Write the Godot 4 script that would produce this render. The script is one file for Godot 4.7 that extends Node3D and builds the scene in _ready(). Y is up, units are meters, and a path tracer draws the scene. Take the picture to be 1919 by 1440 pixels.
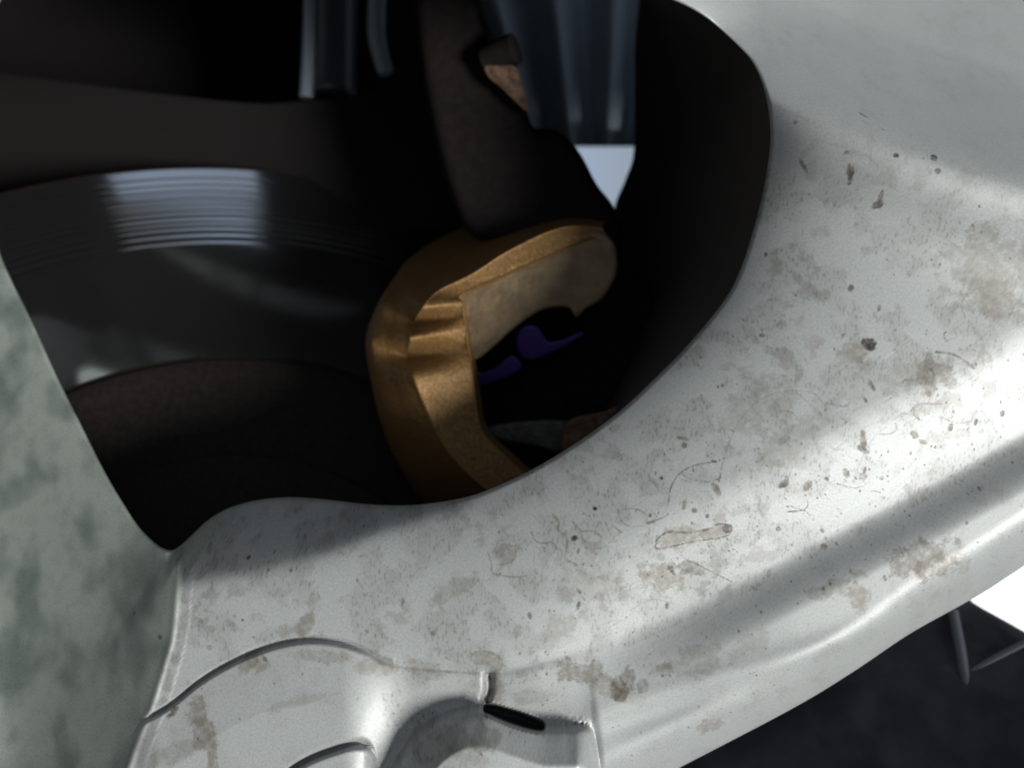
extends Node3D
# Close-up through the window of a cast wheel at a brake disc and caliper.
# Metres. The camera lies on its side: the right edge of the picture is up in the world.

const FOCAL := 1444.0                 # picture widths: 1919 x 1440
const EYE := Vector3(0, 0.36, 0)
const MID := Vector2(700, 500)        # a point inside the wheel window, all contours are seen from here
var turned: Basis                     # camera axes in the world
var window: PackedVector2Array
var outer: PackedVector2Array
var ridge_k: Dictionary = {}

# ---------------------------------------------------------------- points and curves
func at(u: float, v: float, d: float) -> Vector3:      # in the wheel's own axes, metres
	return Vector3((u - 959.5) / FOCAL * d, -(v - 719.5) / FOCAL * d, -d)

func world(p: Vector3) -> Vector3:
	return EYE + turned * p

func closed_curve(raw: Array, steps: int) -> PackedVector2Array:
	var out := PackedVector2Array()
	var n := raw.size() / 2
	for i in n:
		var p := []
		for k in [-1, 0, 1, 2]:
			var j: int = (i + k + n) % n
			p.append(Vector2(raw[j * 2], raw[j * 2 + 1]))
		for s in steps:
			out.append(p[1].cubic_interpolate(p[2], p[0], p[3], float(s) / steps))
	return out

func reach(c: PackedVector2Array, count: int) -> PackedFloat32Array:   # distance from MID per angle, by walking the contour
	var out := PackedFloat32Array()
	out.resize(count)
	out.fill(-1.0)
	var n := c.size()
	for i in n:
		var a := c[i] - MID
		var b := c[(i + 1) % n] - MID
		var ta := fposmod(a.angle(), TAU) / TAU * count
		var tb := fposmod(b.angle(), TAU) / TAU * count
		if tb - ta > count / 2.0: ta += count
		if ta - tb > count / 2.0: tb += count
		var lo := int(ceil(min(ta, tb)))
		var hi := int(floor(max(ta, tb)))
		for k in range(lo, hi + 1):
			var dir := Vector2.from_angle(TAU * k / count)
			var e := b - a
			var den := dir.cross(e)
			if absf(den) > 1e-6:
				out[posmod(k, count)] = a.cross(e) / den
	for k in count:
		if out[k] < 0: out[k] = out[posmod(k - 1, count)]
	return out

func look(t: PackedFloat32Array, angle: float) -> float:
	var n := t.size()
	var x := fposmod(angle, TAU) / TAU * n
	var i := int(x)
	return lerpf(t[i % n], t[(i + 1) % n], x - i)

func table(raw: Array) -> PackedFloat32Array:           # y over x, sampled every 4
	var out := PackedFloat32Array()
	var n := raw.size() / 2
	var k := 0
	var x := -800.0
	while x <= 2800.0:
		while k < n - 2 and x > raw[k * 2 + 2]: k += 1
		var a := Vector2(raw[k * 2], raw[k * 2 + 1])
		var b := Vector2(raw[k * 2 + 2], raw[k * 2 + 3])
		var z := Vector2(raw[maxi(k - 1, 0) * 2], raw[maxi(k - 1, 0) * 2 + 1])
		var w := Vector2(raw[mini(k + 2, n - 1) * 2], raw[mini(k + 2, n - 1) * 2 + 1])
		var t := (x - a.x) / (b.x - a.x)
		if t < 0 or t > 1:
			out.append(a.y + (b.y - a.y) * t)
		else:
			var ma := (b.y - z.y) / maxf(b.x - z.x, 1.0) * (b.x - a.x)
			var mb := (w.y - a.y) / maxf(w.x - a.x, 1.0) * (b.x - a.x)
			var t2 := t * t
			var t3 := t2 * t
			out.append((2 * t3 - 3 * t2 + 1) * a.y + (t3 - 2 * t2 + t) * ma + (3 * t2 - 2 * t3) * b.y + (t3 - t2) * mb)
		x += 4.0
	return out

func along(t: PackedFloat32Array, x: float) -> float:
	var f := clampf((x + 800.0) / 4.0, 0.0, t.size() - 1.001)
	var i := int(f)
	return t[i] + (t[i + 1] - t[i]) * (f - i)

func soft(x: float, w: float) -> float:                 # max(x, 0), rounded
	return 0.5 * (x + sqrt(x * x + w * w)) - 0.0

# ---------------------------------------------------------------- mesh helpers
func mesh_of(v: PackedVector3Array, n: PackedVector3Array, uv: PackedVector2Array, ix: PackedInt32Array) -> ArrayMesh:
	var a := []
	a.resize(Mesh.ARRAY_MAX)
	a[Mesh.ARRAY_VERTEX] = v
	a[Mesh.ARRAY_NORMAL] = n
	if uv.size() > 0: a[Mesh.ARRAY_TEX_UV] = uv
	a[Mesh.ARRAY_INDEX] = ix
	var m := ArrayMesh.new()
	m.add_surface_from_arrays(Mesh.PRIMITIVE_TRIANGLES, a)
	return m

func show_mesh(called: String, m: Mesh, mat: Material, parent: Node) -> MeshInstance3D:
	var o := MeshInstance3D.new()
	o.name = called
	o.mesh = m
	o.material_override = mat
	parent.add_child(o, true)
	return o

func thing(called: String, label: String, category: String, base: Vector3, group := "") -> Node3D:
	# axes of the thing are the wheel's; base is in those axes
	var o := Node3D.new()
	o.name = called
	o.transform = Transform3D(turned, world(base))
	o.set_meta("label", label)
	o.set_meta("category", category)
	if group != "": o.set_meta("group", group)
	add_child(o, true)
	return o

func from_base(o: Node3D, p: Vector3) -> Vector3:        # wheel axes -> axes of the thing
	return p - turned.inverse() * (o.position - EYE)

func grid_normals(p: PackedVector3Array, nu: int, nv: int, wrap_u: bool, wrap_v: bool, flip: bool) -> PackedVector3Array:
	var out := PackedVector3Array()
	out.resize(p.size())
	for j in nv:
		for i in nu:
			var i0 := (i - 1 + nu) % nu if wrap_u else maxi(i - 1, 0)
			var i1 := (i + 1) % nu if wrap_u else mini(i + 1, nu - 1)
			var j0 := (j - 1 + nv) % nv if wrap_v else maxi(j - 1, 0)
			var j1 := (j + 1) % nv if wrap_v else mini(j + 1, nv - 1)
			var n := (p[j1 * nu + i] - p[j0 * nu + i]).cross(p[j * nu + i1] - p[j * nu + i0])
			out[j * nu + i] = (-n if flip else n).normalized()
	return out

func grid(p: PackedVector3Array, nu: int, nv: int, wrap_u := false, wrap_v := false, flip := false, uv := PackedVector2Array()) -> ArrayMesh:
	var ix := PackedInt32Array()
	for j in (nv if wrap_v else nv - 1):
		for i in (nu if wrap_u else nu - 1):
			var a := j * nu + i
			var b := j * nu + (i + 1) % nu
			var c := ((j + 1) % nv) * nu + (i + 1) % nu
			var d := ((j + 1) % nv) * nu + i
			if flip: ix.append_array(PackedInt32Array([a, c, b, a, d, c]))
			else: ix.append_array(PackedInt32Array([a, b, c, a, c, d]))
	return mesh_of(p, grid_normals(p, nu, nv, wrap_u, wrap_v, flip), uv, ix)

func rounded_plate(o: Node3D, raw: Array, depth: Callable, thick: float, bevel: float, rough := 0.0, seed := 1) -> ArrayMesh:
	# outline in picture numbers, set at its own distance; the front edge is rounded by `bevel`
	var c := closed_curve(raw, 6)
	var mid := Vector2.ZERO
	for q in c: mid += q / c.size()
	var noise := FastNoiseLite.new()
	noise.seed = seed
	noise.frequency = 0.35
	var st := SurfaceTool.new()
	st.begin(Mesh.PRIMITIVE_TRIANGLES)
	st.set_smooth_group(0)
	var px: float = bevel / depth.call(mid.x, mid.y) * FOCAL
	var area := 0.0
	for i in c.size(): area += c[i].cross(c[(i + 1) % c.size()])
	var rings: Array = []
	for k in 6:
		var a := PI / 2 * k / 5.0
		var ins := px * (1.0 - cos(a)) if k > 0 else 0.0
		var lift := bevel * (1.0 - sin(a))
		var ring := PackedVector3Array()
		for i in c.size():
			var t := (c[(i + 1) % c.size()] - c[(i - 1 + c.size()) % c.size()]).normalized()
			var nrm := Vector2(-t.y, t.x) * (1.0 if area > 0 else -1.0)
			var q := c[i] + nrm * ins
			var d: float = depth.call(q.x, q.y) + lift
			ring.append(at(q.x, q.y, d))
		rings.append(ring)
	var back := PackedVector3Array()
	for i in c.size(): back.append(rings[0][i] * (1.0 + thick / -rings[0][i].z))
	var all: Array = [back] + rings
	var inner: PackedVector3Array = rings[5]
	var flat := c
	for k in 6:
		for i in c.size():
			var j := (i + 1) % c.size()
			var quad := [all[k][i], all[k][j], all[k + 1][j], all[k + 1][i]]
			if area < 0: quad = [quad[1], quad[0], quad[3], quad[2]]
			for s in [0, 1, 2, 0, 2, 3]: st.add_vertex(from_base(o, quad[s]))
	# the front face: a fine lattice inside the inner outline, so that it may be uneven
	var tri := Geometry2D.triangulate_polygon(flat)
	if tri.is_empty(): print("no face: ", raw)
	for s in range(0, tri.size(), 3):
		var a: Vector3 = inner[tri[s]]
		var b: Vector3 = inner[tri[s + 1]]
		var d: Vector3 = inner[tri[s + 2]]
		if (b - a).cross(d - a).z > 0:
			var x := b
			b = d
			d = x
		for q in [a, b, d]: st.add_vertex(from_base(o, q))
	for s in range(0, tri.size(), 3):
		var a: Vector3 = back[tri[s]]
		var b: Vector3 = back[tri[s + 1]]
		var d: Vector3 = back[tri[s + 2]]
		if (b - a).cross(d - a).z < 0:
			var x := b
			b = d
			d = x
		for q in [a, b, d]: st.add_vertex(from_base(o, q))
	st.generate_normals()
	return st.commit()

func loft(o: Node3D, sections: Array, across: int, lengthways: int, bumps: float, seed: int) -> ArrayMesh:
	# closed sections of equal point counts in (u, v, d), smoothed both ways
	var ns := sections.size()
	var np: int = sections[0].size() / 3
	var pts: Array = []
	for s in sections:
		var row := PackedVector3Array()
		for i in np: row.append(at(s[i * 3], s[i * 3 + 1], s[i * 3 + 2]))
		pts.append(row)
	var noise := FastNoiseLite.new()
	noise.seed = seed
	noise.frequency = 300.0
	noise.fractal_octaves = 3
	var out := PackedVector3Array()
	for j in (ns - 1) * lengthways + 1:
		var sj := mini(j / lengthways, ns - 2)
		var tj := float(j - sj * lengthways) / lengthways
		for i in np * across:
			var k := i / across
			var ti := float(i - k * across) / across
			var col := []
			for r in [-1, 0, 1, 2]:
				var row: PackedVector3Array = pts[clampi(sj + r, 0, ns - 1)]
				col.append(row[k].cubic_interpolate(row[(k + 1) % np], row[(k - 1 + np) % np], row[(k + 2) % np], ti))
			var q: Vector3 = col[1].cubic_interpolate(col[2], col[0], col[3], tj)
			q.z += noise.get_noise_3d(q.x, q.y, q.z) * bumps
			out.append(from_base(o, q))
	return grid(out, np * across, (ns - 1) * lengthways + 1, true, false, false)

func tube(o: Node3D, raw: Array, sides := 20, steps := 10) -> ArrayMesh:     # u, v, d, radius in metres, per point
	var n := raw.size() / 4
	var out := PackedVector3Array()
	var rows := 0
	var path := PackedVector3Array()
	var radii := PackedFloat32Array()
	for k in n - 1:
		for s in (steps if k < n - 2 else steps + 1):
			var t := float(s) / steps
			var g := []
			for r in [-1, 0, 1, 2]:
				var i := clampi(k + r, 0, n - 1)
				g.append(at(raw[i * 4], raw[i * 4 + 1], raw[i * 4 + 2]))
			path.append(g[1].cubic_interpolate(g[2], g[0], g[3], t))
			radii.append(lerpf(raw[k * 4 + 3], raw[k * 4 + 7], t))
	for k in path.size():
		var dir := (path[mini(k + 1, path.size() - 1)] - path[maxi(k - 1, 0)]).normalized()
		var a := dir.cross(Vector3(0.3, 0.2, 1)).normalized()
		var b := dir.cross(a)
		var ends := [[0.001, 0.0], [0.8, 0.0], [1.0, 0.15]] if k == 0 else [[1.0, -0.15], [0.8, 0.0], [0.001, 0.0]] if k == path.size() - 1 else [[1.0, 0.0]]
		for e in ends:
			rows += 1
			for s in sides:
				var w := TAU * s / sides
				out.append(from_base(o, path[k] + dir * radii[k] * e[1] + (a * cos(w) + b * sin(w)) * radii[k] * e[0]))
	return grid(out, sides, rows, true, false, true)

# ---------------------------------------------------------------- materials
func plain(c: Color, rough: float, metal := 0.0, spec := 0.5) -> StandardMaterial3D:
	var m := StandardMaterial3D.new()
	m.albedo_color = c.linear_to_srgb()
	m.roughness = rough
	m.metallic = metal
	m.metallic_specular = spec
	return m

func noise_picture(seed: int, freq: float, oct: int, low: Color, high: Color, from := 0.25, to := 0.75, size := 512) -> ImageTexture:
	var n := FastNoiseLite.new()
	n.seed = seed
	n.frequency = freq
	n.fractal_octaves = oct
	var g := n.get_seamless_image(size, size)
	g.convert(Image.FORMAT_L8)
	var data := g.get_data()
	var out := PackedByteArray()
	out.resize(size * size * 3)
	var steps: Array = []
	for k in 256:
		var c := low.lerp(high, smoothstep(from, to, k / 255.0)).linear_to_srgb()
		steps.append([int(c.r * 255), int(c.g * 255), int(c.b * 255)])
	for i in size * size:
		var s: Array = steps[data[i]]
		out[i * 3] = s[0]
		out[i * 3 + 1] = s[1]
		out[i * 3 + 2] = s[2]
	var img := Image.create_from_data(size, size, false, Image.FORMAT_RGB8, out)
	return ImageTexture.create_from_image(img)

func bump_picture(seed: int, freq: float, oct: int, strength: float, size := 512) -> ImageTexture:
	var n := FastNoiseLite.new()
	n.seed = seed
	n.frequency = freq
	n.fractal_octaves = oct
	var g := n.get_seamless_image(size, size)
	g.convert(Image.FORMAT_RGBA8)
	g.bump_map_to_normal_map(strength)
	return ImageTexture.create_from_image(g)

func cast_metal(low: Color, high: Color, rough: float, metal: float, seed: int, scale := 25.0, bump := 6.0, spec := 0.4) -> StandardMaterial3D:
	var m := StandardMaterial3D.new()
	m.albedo_texture = noise_picture(seed, 0.02, 5, low, high)
	m.normal_enabled = true
	m.normal_texture = bump_picture(seed + 9, 0.05, 4, bump)
	m.normal_scale = 0.7
	m.uv1_triplanar = true
	m.uv1_scale = Vector3.ONE * scale
	m.roughness = rough
	m.metallic = metal
	m.metallic_specular = spec
	return m

# ---------------------------------------------------------------- the wheel's relief
var cA: PackedFloat32Array
var cB: PackedFloat32Array
var cC: PackedFloat32Array
var cG: PackedFloat32Array
var cK: PackedFloat32Array
var cR: PackedFloat32Array
var cT: PackedFloat32Array
var cL: PackedFloat32Array
var cS: PackedFloat32Array
var r_in: PackedFloat32Array
var r_out: PackedFloat32Array
var r_back: PackedFloat32Array

func curves() -> void:
	window = closed_curve([1260, 0, 1324, 34, 1387, 90, 1414, 124, 1432, 169, 1442, 225, 1442, 281, 1429, 360, 1410, 435, 1385, 510, 1354, 567, 1287, 648, 1230, 706, 1158, 773, 1072, 835, 1000, 878, 950, 903, 880, 930, 800, 944, 740, 947, 680, 944, 600, 935, 540, 932, 480, 938, 430, 952, 390, 975, 360, 1003, 334, 1026, 318, 1031, 295, 1020, 262, 988, 230, 940, 195, 880, 150, 790, 110, 710, 60, 600, 25, 530, 0, 470, -12, 400, -14, 200, -12, 60, 20, -18, 120, -26, 400, -26, 800, -26, 1000, -28, 1180, -24], 8)
	outer = closed_curve([2500, 650, 2500, -500, 1500, -520, 900, -260, 300, -230, -300, -240, -800, -160, -1300, 300, -1450, 1000, -1100, 1700, -400, 2150, 400, 2150, 860, 1760, 1150, 1505, 1256, 1448, 1481, 1330, 1594, 1262, 1706, 1187, 1822, 1122, 1919, 1060, 2300, 805], 10)
	r_in = reach(window, 4096)
	r_out = reach(outer, 4096)
	cA = table([700, 1236, 760, 1246, 830, 1252, 920, 1257, 1000, 1243, 1100, 1216, 1219, 1170, 1406, 1084, 1538, 1016, 1744, 911, 1919, 815, 2300, 600])
	cB = table([900, 1600, 1150, 1480, 1256, 1425, 1481, 1307, 1594, 1240, 1706, 1162, 1822, 1090, 1919, 1028, 2300, 780])
	cC = table([1000, 1390, 1150, 1345, 1331, 1290, 1464, 1255, 1600, 1212, 1700, 1160])
	cG = table([100, 1560, 205, 1430, 265, 1357, 300, 1335, 330, 1315, 365, 1286, 400, 1262, 440, 1240, 480, 1222, 530, 1206, 580, 1199, 630, 1203, 680, 1218, 715, 1236, 760, 1252, 900, 1290])
	cK = table([200, 1120, 330, 1097, 400, 1085, 500, 1066, 600, 1040, 680, 1007, 740, 985, 800, 965, 860, 940, 1000, 860])
	cR = table([1300, 80, 1425, 131, 1537, 178, 1650, 221, 1762, 259, 1919, 303, 2500, 480])
	cT = table([640, 1640, 700, 1500, 725, 1452, 742, 1425, 775, 1374, 833, 1336, 903, 1322, 960, 1338, 1016, 1355, 1060, 1357, 1107, 1362, 1116, 1400, 1125, 1460, 1140, 1600])
	cL = table([480, 1500, 554, 1438, 620, 1407, 682, 1395, 705, 1420, 720, 1500])
	cS = table([900, 342, 1000, 335, 1031, 333, 1106, 330, 1197, 321, 1237, 310, 1310, 288, 1358, 270, 1398, 255, 1440, 241, 1700, 150])

func gauss(x: float) -> float:
	return exp(-x * x)

func depth_at(u: float, v: float, r: float) -> float:    # millimetres from the lens; r = picture units outside the window
	var d := 153.0 - 0.006 * ((u - 1000.0) * 0.4 + (v - 900.0) * 0.9)
	d += 9.0 * exp(-maxf(r, 0.0) / 120.0) * smoothstep(-40.0, 60.0, v)
	var xs := along(cS, v)
	var s := xs - u
	if s > -30.0 and u < 420.0:                            # left spoke falls away
		d += 0.108 * (soft(s, 10.0) - soft(s - 420.0, 60.0)) * smoothstep(1850.0, 1400.0, v) * lerpf(0.15, 1.0, smoothstep(60.0, 480.0, v)) - 0.5 * gauss((s + 1.0) / 6.0)
	if u < 330.0 and v > 500.0:                            # the spoke stays clear of the disc
		var x := (u - 959.5) / FOCAL
		var y := (719.5 - v) / FOCAL
		var clear := 235.4 / maxf(0.8725 - 0.2228 * x - 0.4350 * y, 0.3) - 15.0
		d = lerpf(d, clear - soft(clear - d, 6.0), smoothstep(330.0, 240.0, u))
	if v > 840.0 and v < 1300.0 and u > 250.0 and u < 1000.0:            # the rolled edge above the boss
		var k := along(cK, u) - v
		d += 0.12 * (soft(k, 20.0) - 0.25) * smoothstep(310.0, 345.0, u) * smoothstep(980.0, 820.0, u)
	if u > 1250.0:                                         # right spoke behind its ridge
		var q := along(cR, u) - v
		if q > -400.0:
			var f := smoothstep(1180.0, 1430.0, u)
			d += (-7.0 * gauss((q + 55.0) / 120.0) + 28.0 * smoothstep(-55.0, 140.0, q) + 0.11 * maxf(q - 50.0, 0.0) * smoothstep(50.0, 170.0, q)) * f
	if u > 740.0:
		var a := (v - along(cA, u)) * 0.88
		if a > -220.0:
			d += 4.2 * smoothstep(-190.0, 20.0, a) * smoothstep(900.0, 1300.0, u)
			var w := 3.4 * smoothstep(930.0, 1500.0, u)
			d -= w * smoothstep(-6.0, 96.0, a)
			d += 0.5 * gauss(a / 10.0) * smoothstep(720.0, 800.0, u) * smoothstep(1150.0, 930.0, u)
			if a > 60.0:
				var c := v - along(cC, u)
				d -= (0.5 * gauss((c + 16.0) / 26.0) - 0.5 * gauss((c - 18.0) / 28.0)) * smoothstep(1000.0, 1200.0, u) * smoothstep(1740.0, 1640.0, u)
				var b := (v - along(cB, u)) * 0.85
				if b > -70.0: d += 16.0 * pow((b + 70.0) / 92.0, 2.6)
	if v > 1150.0 and u < 820.0:                           # boss with a dirty joint
		var g := v - along(cG, u)
		if g > -40.0:
			var f := smoothstep(760.0, 640.0, u) * smoothstep(240.0, 300.0, u)
			d -= f * 1.0 * smoothstep(-3.0, 9.0, g) + 0.012 * minf(soft(g, 10.0), 120.0) * f
			d += f * (1.0 * gauss((g + 1.0) / 5.0))
	if v > 1240.0 and u > 860.0 and u < 960.0:             # upright crease
		var xc := 916.0 - 8.0 * smoothstep(1290.0, 1325.0, v)
		d += 1.6 * gauss((u - xc) / 9.0) * smoothstep(1250.0, 1264.0, v) * smoothstep(1330.0, 1312.0, v)
	if v > 1150.0 and u > 600.0 and u < 1190.0:            # small boss at the bottom edge
		var t := (v - along(cT, u))
		var f := smoothstep(690.0, 740.0, u) * smoothstep(1145.0, 1080.0, u)
		var slope := lerpf(0.5, 1.0, smoothstep(730.0, 880.0, u))
		t *= slope
		if t < 0: d += 1.8 * gauss(t / 60.0) * smoothstep(640.0, 720.0, u) * smoothstep(1190.0, 1000.0, u)
		else: d += 1.8 * exp(-t / 14.0) * f
		if t > -10.0:
			d -= f * (2.0 * smoothstep(-4.0, 18.0, t) + 0.075 * minf(soft(t, 12.0), 80.0))
			var hw := 10.0 * sqrt(maxf(0.0, 1.0 - pow((u - 963.0) / 58.0, 2.0)))
			if hw > 0.0: d += 13.0 * smoothstep(hw + 7.0, hw - 5.0, absf(t - 7.0)) * smoothstep(0.0, 4.0, hw)
	if v > 1370.0 and u > 500.0 and u < 720.0:
		var g := v - along(cL, u)
		if g > -30.0: d -= (1.2 * smoothstep(-4.0, 14.0, g) - 1.8 * gauss(g / 6.0)) * smoothstep(708.0, 680.0, u)
	return d

func region(u: float, v: float) -> int:
	if v > along(cT, u) and u > 725.0 and u < 1112.0: return 5
	if u > 915.0 and v > along(cA, u): return 3
	if v > 1031.0 and u >= along(cS, v) and v > along(cG, u) and u < 916.0: return 4
	if u < 420.0 and ((v <= 1031.0 and u < 333.0) or (v > 1031.0 and u < along(cS, v))): return 0
	if v < 1031.0 and u < 300.0: return 0
	if u > 600.0 and v < along(cR, u): return 1
	if v < 0: return 1
	return 2

const TEX := Vector2i(1920, 1440)
func tex_uv(p: Vector3) -> Vector2:                       # a flat lay-out in metres across the wheel's face
	return Vector2(p.x / 0.28 + 0.5, -p.y / 0.21 + 0.5)

func build_wheel(mat: Material, dark: Material) -> void:
	var o := thing("alloy_wheel", "dirty off-white cast wheel with a rounded window between two spokes", "wheel", at(900, 1100, 0.153))
	var angles := PackedFloat32Array()
	var w := 0.0
	while w < TAU:                                           # fine where the picture looks, coarse above the frame
		angles.append(w)
		var deg := rad_to_deg(w)
		w += deg_to_rad(0.17 if deg < 190.0 or deg > 308.0 else 1.0)
	var nu := angles.size()
	var rows: Array = []
	for k in [0, 1, 2]: rows.append(Vector2(-1, k))          # wall of the window, from the back
	for k in 6: rows.append(Vector2(0, k))                   # rounded edge
	var r := 0.0
	while r < 2400.0:
		rows.append(Vector2(1, r))
		r += clampf(2.0 + r * 0.02, 2.0, 4.2) if r < 1250.0 else 30.0
	var nv := rows.size() + 3
	var p := PackedVector3Array()
	var uv := PackedVector2Array()
	p.resize(nu * nv)
	uv.resize(nu * nv)
	var reg := PackedByteArray()
	reg.resize(nu * nv)
	for i in nu:
		var dir := Vector2.from_angle(angles[i])
		var r0 := look(r_in, angles[i])
		var r1 := look(r_out, angles[i])
		var c0 := MID + dir * r0
		var d0 := depth_at(c0.x, c0.y, 0.0)
		for j in nv:
			var q: Vector2
			var d: float
			if j >= rows.size():                              # outer skirt going back
				var k := j - rows.size()
				q = MID + dir * (r1 - 6.0 * k)
				d = depth_at(q.x, q.y, r1 - r0) + [3.0, 14.0, 45.0][k]
			else:
				var row: Vector2 = rows[j]
				if row.x < 0:
					q = MID + dir * (r0 + [60.0, 30.0, 12.0][int(row.y)])
					d = d0 + [16.0, 10.0, 5.0][int(row.y)]
				elif row.x == 0:
					var a := PI * 0.5 * row.y / 6.0
					q = MID + dir * (r0 + 8.0 * (1.0 - cos(a)))
					d = depth_at(q.x, q.y, q.distance_to(c0)) + 1.4 * (1.0 - sin(a))
				else:
					var rr := minf(8.0 + row.y, r1 - r0 - 4.0)
					q = MID + dir * (r0 + rr)
					d = depth_at(q.x, q.y, rr)
			var x := at(q.x, q.y, d * 0.001)
			p[j * nu + i] = x
			uv[j * nu + i] = tex_uv(x)
			reg[j * nu + i] = region(q.x, q.y)
	var n := grid_normals(p, nu, nv, true, false, false)
	var names := ["spoke", "spoke", "spoke_web", "rim_lip", "hub_boss", "lug_boss"]
	var labels := ["shaded mottled spoke at the left of the window", "spoke above the bright ridge at the upper right", "", "", "", "grey rounded boss at the bottom edge"]
	for g in 6:
		var at_new := PackedInt32Array()
		at_new.resize(p.size())
		at_new.fill(-1)
		var v2 := PackedVector3Array()
		var n2 := PackedVector3Array()
		var uv2 := PackedVector2Array()
		var ix := PackedInt32Array()
		for j in nv - 1:
			for i in nu:
				var a := j * nu + i
				if reg[a] != g: continue
				var b := j * nu + (i + 1) % nu
				var quad := [a, b, b + nu, a + nu]
				for k in 4:
					var t: int = quad[k]
					if at_new[t] < 0:
						at_new[t] = v2.size()
						v2.append(from_base(o, p[t]))
						n2.append(n[t])
						uv2.append(uv[t])
					quad[k] = at_new[t]
				ix.append_array(PackedInt32Array([quad[0], quad[1], quad[2], quad[0], quad[2], quad[3]]))
		if ix.size() == 0: continue
		var part := show_mesh(names[g], mesh_of(v2, n2, uv2, ix), mat, o)
		if labels[g] != "": part.set_meta("label", labels[g])
	# the black barrel behind the window
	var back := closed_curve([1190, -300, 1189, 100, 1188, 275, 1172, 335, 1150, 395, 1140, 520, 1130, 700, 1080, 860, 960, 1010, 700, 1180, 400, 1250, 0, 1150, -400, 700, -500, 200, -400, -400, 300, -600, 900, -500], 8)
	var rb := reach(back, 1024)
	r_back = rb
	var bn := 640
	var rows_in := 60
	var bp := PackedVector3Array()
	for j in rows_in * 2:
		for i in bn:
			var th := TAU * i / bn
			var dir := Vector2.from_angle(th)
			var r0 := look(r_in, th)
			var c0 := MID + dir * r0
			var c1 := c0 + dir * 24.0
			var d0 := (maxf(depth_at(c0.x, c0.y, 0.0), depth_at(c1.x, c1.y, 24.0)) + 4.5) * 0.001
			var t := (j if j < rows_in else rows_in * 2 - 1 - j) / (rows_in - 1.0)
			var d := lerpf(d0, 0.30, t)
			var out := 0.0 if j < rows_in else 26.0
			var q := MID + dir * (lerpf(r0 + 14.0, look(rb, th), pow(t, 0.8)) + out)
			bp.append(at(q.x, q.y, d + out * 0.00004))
	# a slot added, out of view, through the upper wall so the disc mirrors daylight
	var dn := Vector3(sin(0.25) * cos(0.45), sin(0.45), cos(0.25) * cos(0.45))
	var image_of_eye := dn * (2.0 * DISC_MID.dot(dn))
	var slot := PackedVector2Array([Vector2(182, 200), Vector2(482, 200), Vector2(478, 345), Vector2(462, 420), Vector2(208, 420), Vector2(188, 345)])  # outline of the bright patch the disc should mirror
	var bnorm := grid_normals(bp, bn, rows_in * 2, true, true, true)
	var bix := PackedInt32Array()
	var cut_i: Array = []
	var cut_j: Array = []
	for j in rows_in - 1:
		for i in bn:
			var x := (bp[j * bn + i] + bp[(j + 1) * bn + i]) * 0.5
			var ray := x - image_of_eye
			var hit := image_of_eye + ray * ((DISC_MID - image_of_eye).dot(dn) / ray.dot(dn))
			if ray.dot(dn) > 0 and hit.z < -0.05 and x.y > 0.05 and Geometry2D.is_point_in_polygon(Vector2(hit.x / -hit.z * FOCAL + 959.5, -hit.y / -hit.z * FOCAL + 719.5), slot):
				cut_i.append(i)
				cut_j.append(j)
	cut_i.sort()
	cut_j.sort()
	var i_from: int = cut_i[int(cut_i.size() * 0.04)]
	var i_to: int = cut_i[int(cut_i.size() * 0.96)]
	var j_from: int = cut_j[int(cut_j.size() * 0.04)]
	var j_to: int = cut_j[int(cut_j.size() * 0.97)]
	for j in rows_in * 2:
		for i in bn:
			var a := j * bn + i
			var b := j * bn + (i + 1) % bn
			var c := ((j + 1) % (rows_in * 2)) * bn + (i + 1) % bn
			var e := ((j + 1) % (rows_in * 2)) * bn + i
			var jj := j if j < rows_in else rows_in * 2 - 2 - j
			if i >= i_from and i <= i_to and jj >= j_from and jj <= j_to: continue
			bix.append_array(PackedInt32Array([a, c, b, a, e, c]))
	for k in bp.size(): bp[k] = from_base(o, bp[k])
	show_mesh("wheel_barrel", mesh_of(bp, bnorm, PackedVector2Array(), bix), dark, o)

# ---------------------------------------------------------------- dirt on the paint
func mark(data: PackedByteArray, u: float, v: float, rx: float, ry: float, turn: float, c: Color, strength: float, noise: FastNoiseLite, ragged: float) -> void:
	var x := at(u, v, depth_at(u, v, 200.0) * 0.001)
	var q := tex_uv(x) * Vector2(TEX)
	var k := 0.80
	var m := maxf(rx, ry) * k * 1.5 + 2.0
	var cs := cos(turn)
	var sn := sin(turn)
	for y in range(maxi(int(q.y - m), 0), mini(int(q.y + m) + 1, TEX.y)):
		for xx in range(maxi(int(q.x - m), 0), mini(int(q.x + m) + 1, TEX.x)):
			var dx := xx - q.x
			var dy := y - q.y
			var e := Vector2((dx * cs + dy * sn) / (rx * k), (-dx * sn + dy * cs) / (ry * k)).length()
			e += (noise.get_noise_2d(xx * 1.7, y * 1.7) * 1.0 + noise.get_noise_2d(xx * 9.0, y * 9.0) * 0.45) * ragged
			var a := clampf((1.08 - e) * 3.5, 0.0, 1.0) * strength
			if a > 0.01:
				a *= clampf(0.75 + 0.55 * noise.get_noise_2d(xx * 30.0, y * 30.0) + 0.8 * noise.get_noise_2d(xx * 4.0 + 900.0, y * 4.0), 0.1, 1.0)
				var i := (y * TEX.x + xx) * 3
				data[i] = int(lerpf(data[i], c.r * 255, a))
				data[i + 1] = int(lerpf(data[i + 1], c.g * 255, a))
				data[i + 2] = int(lerpf(data[i + 2], c.b * 255, a))

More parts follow.
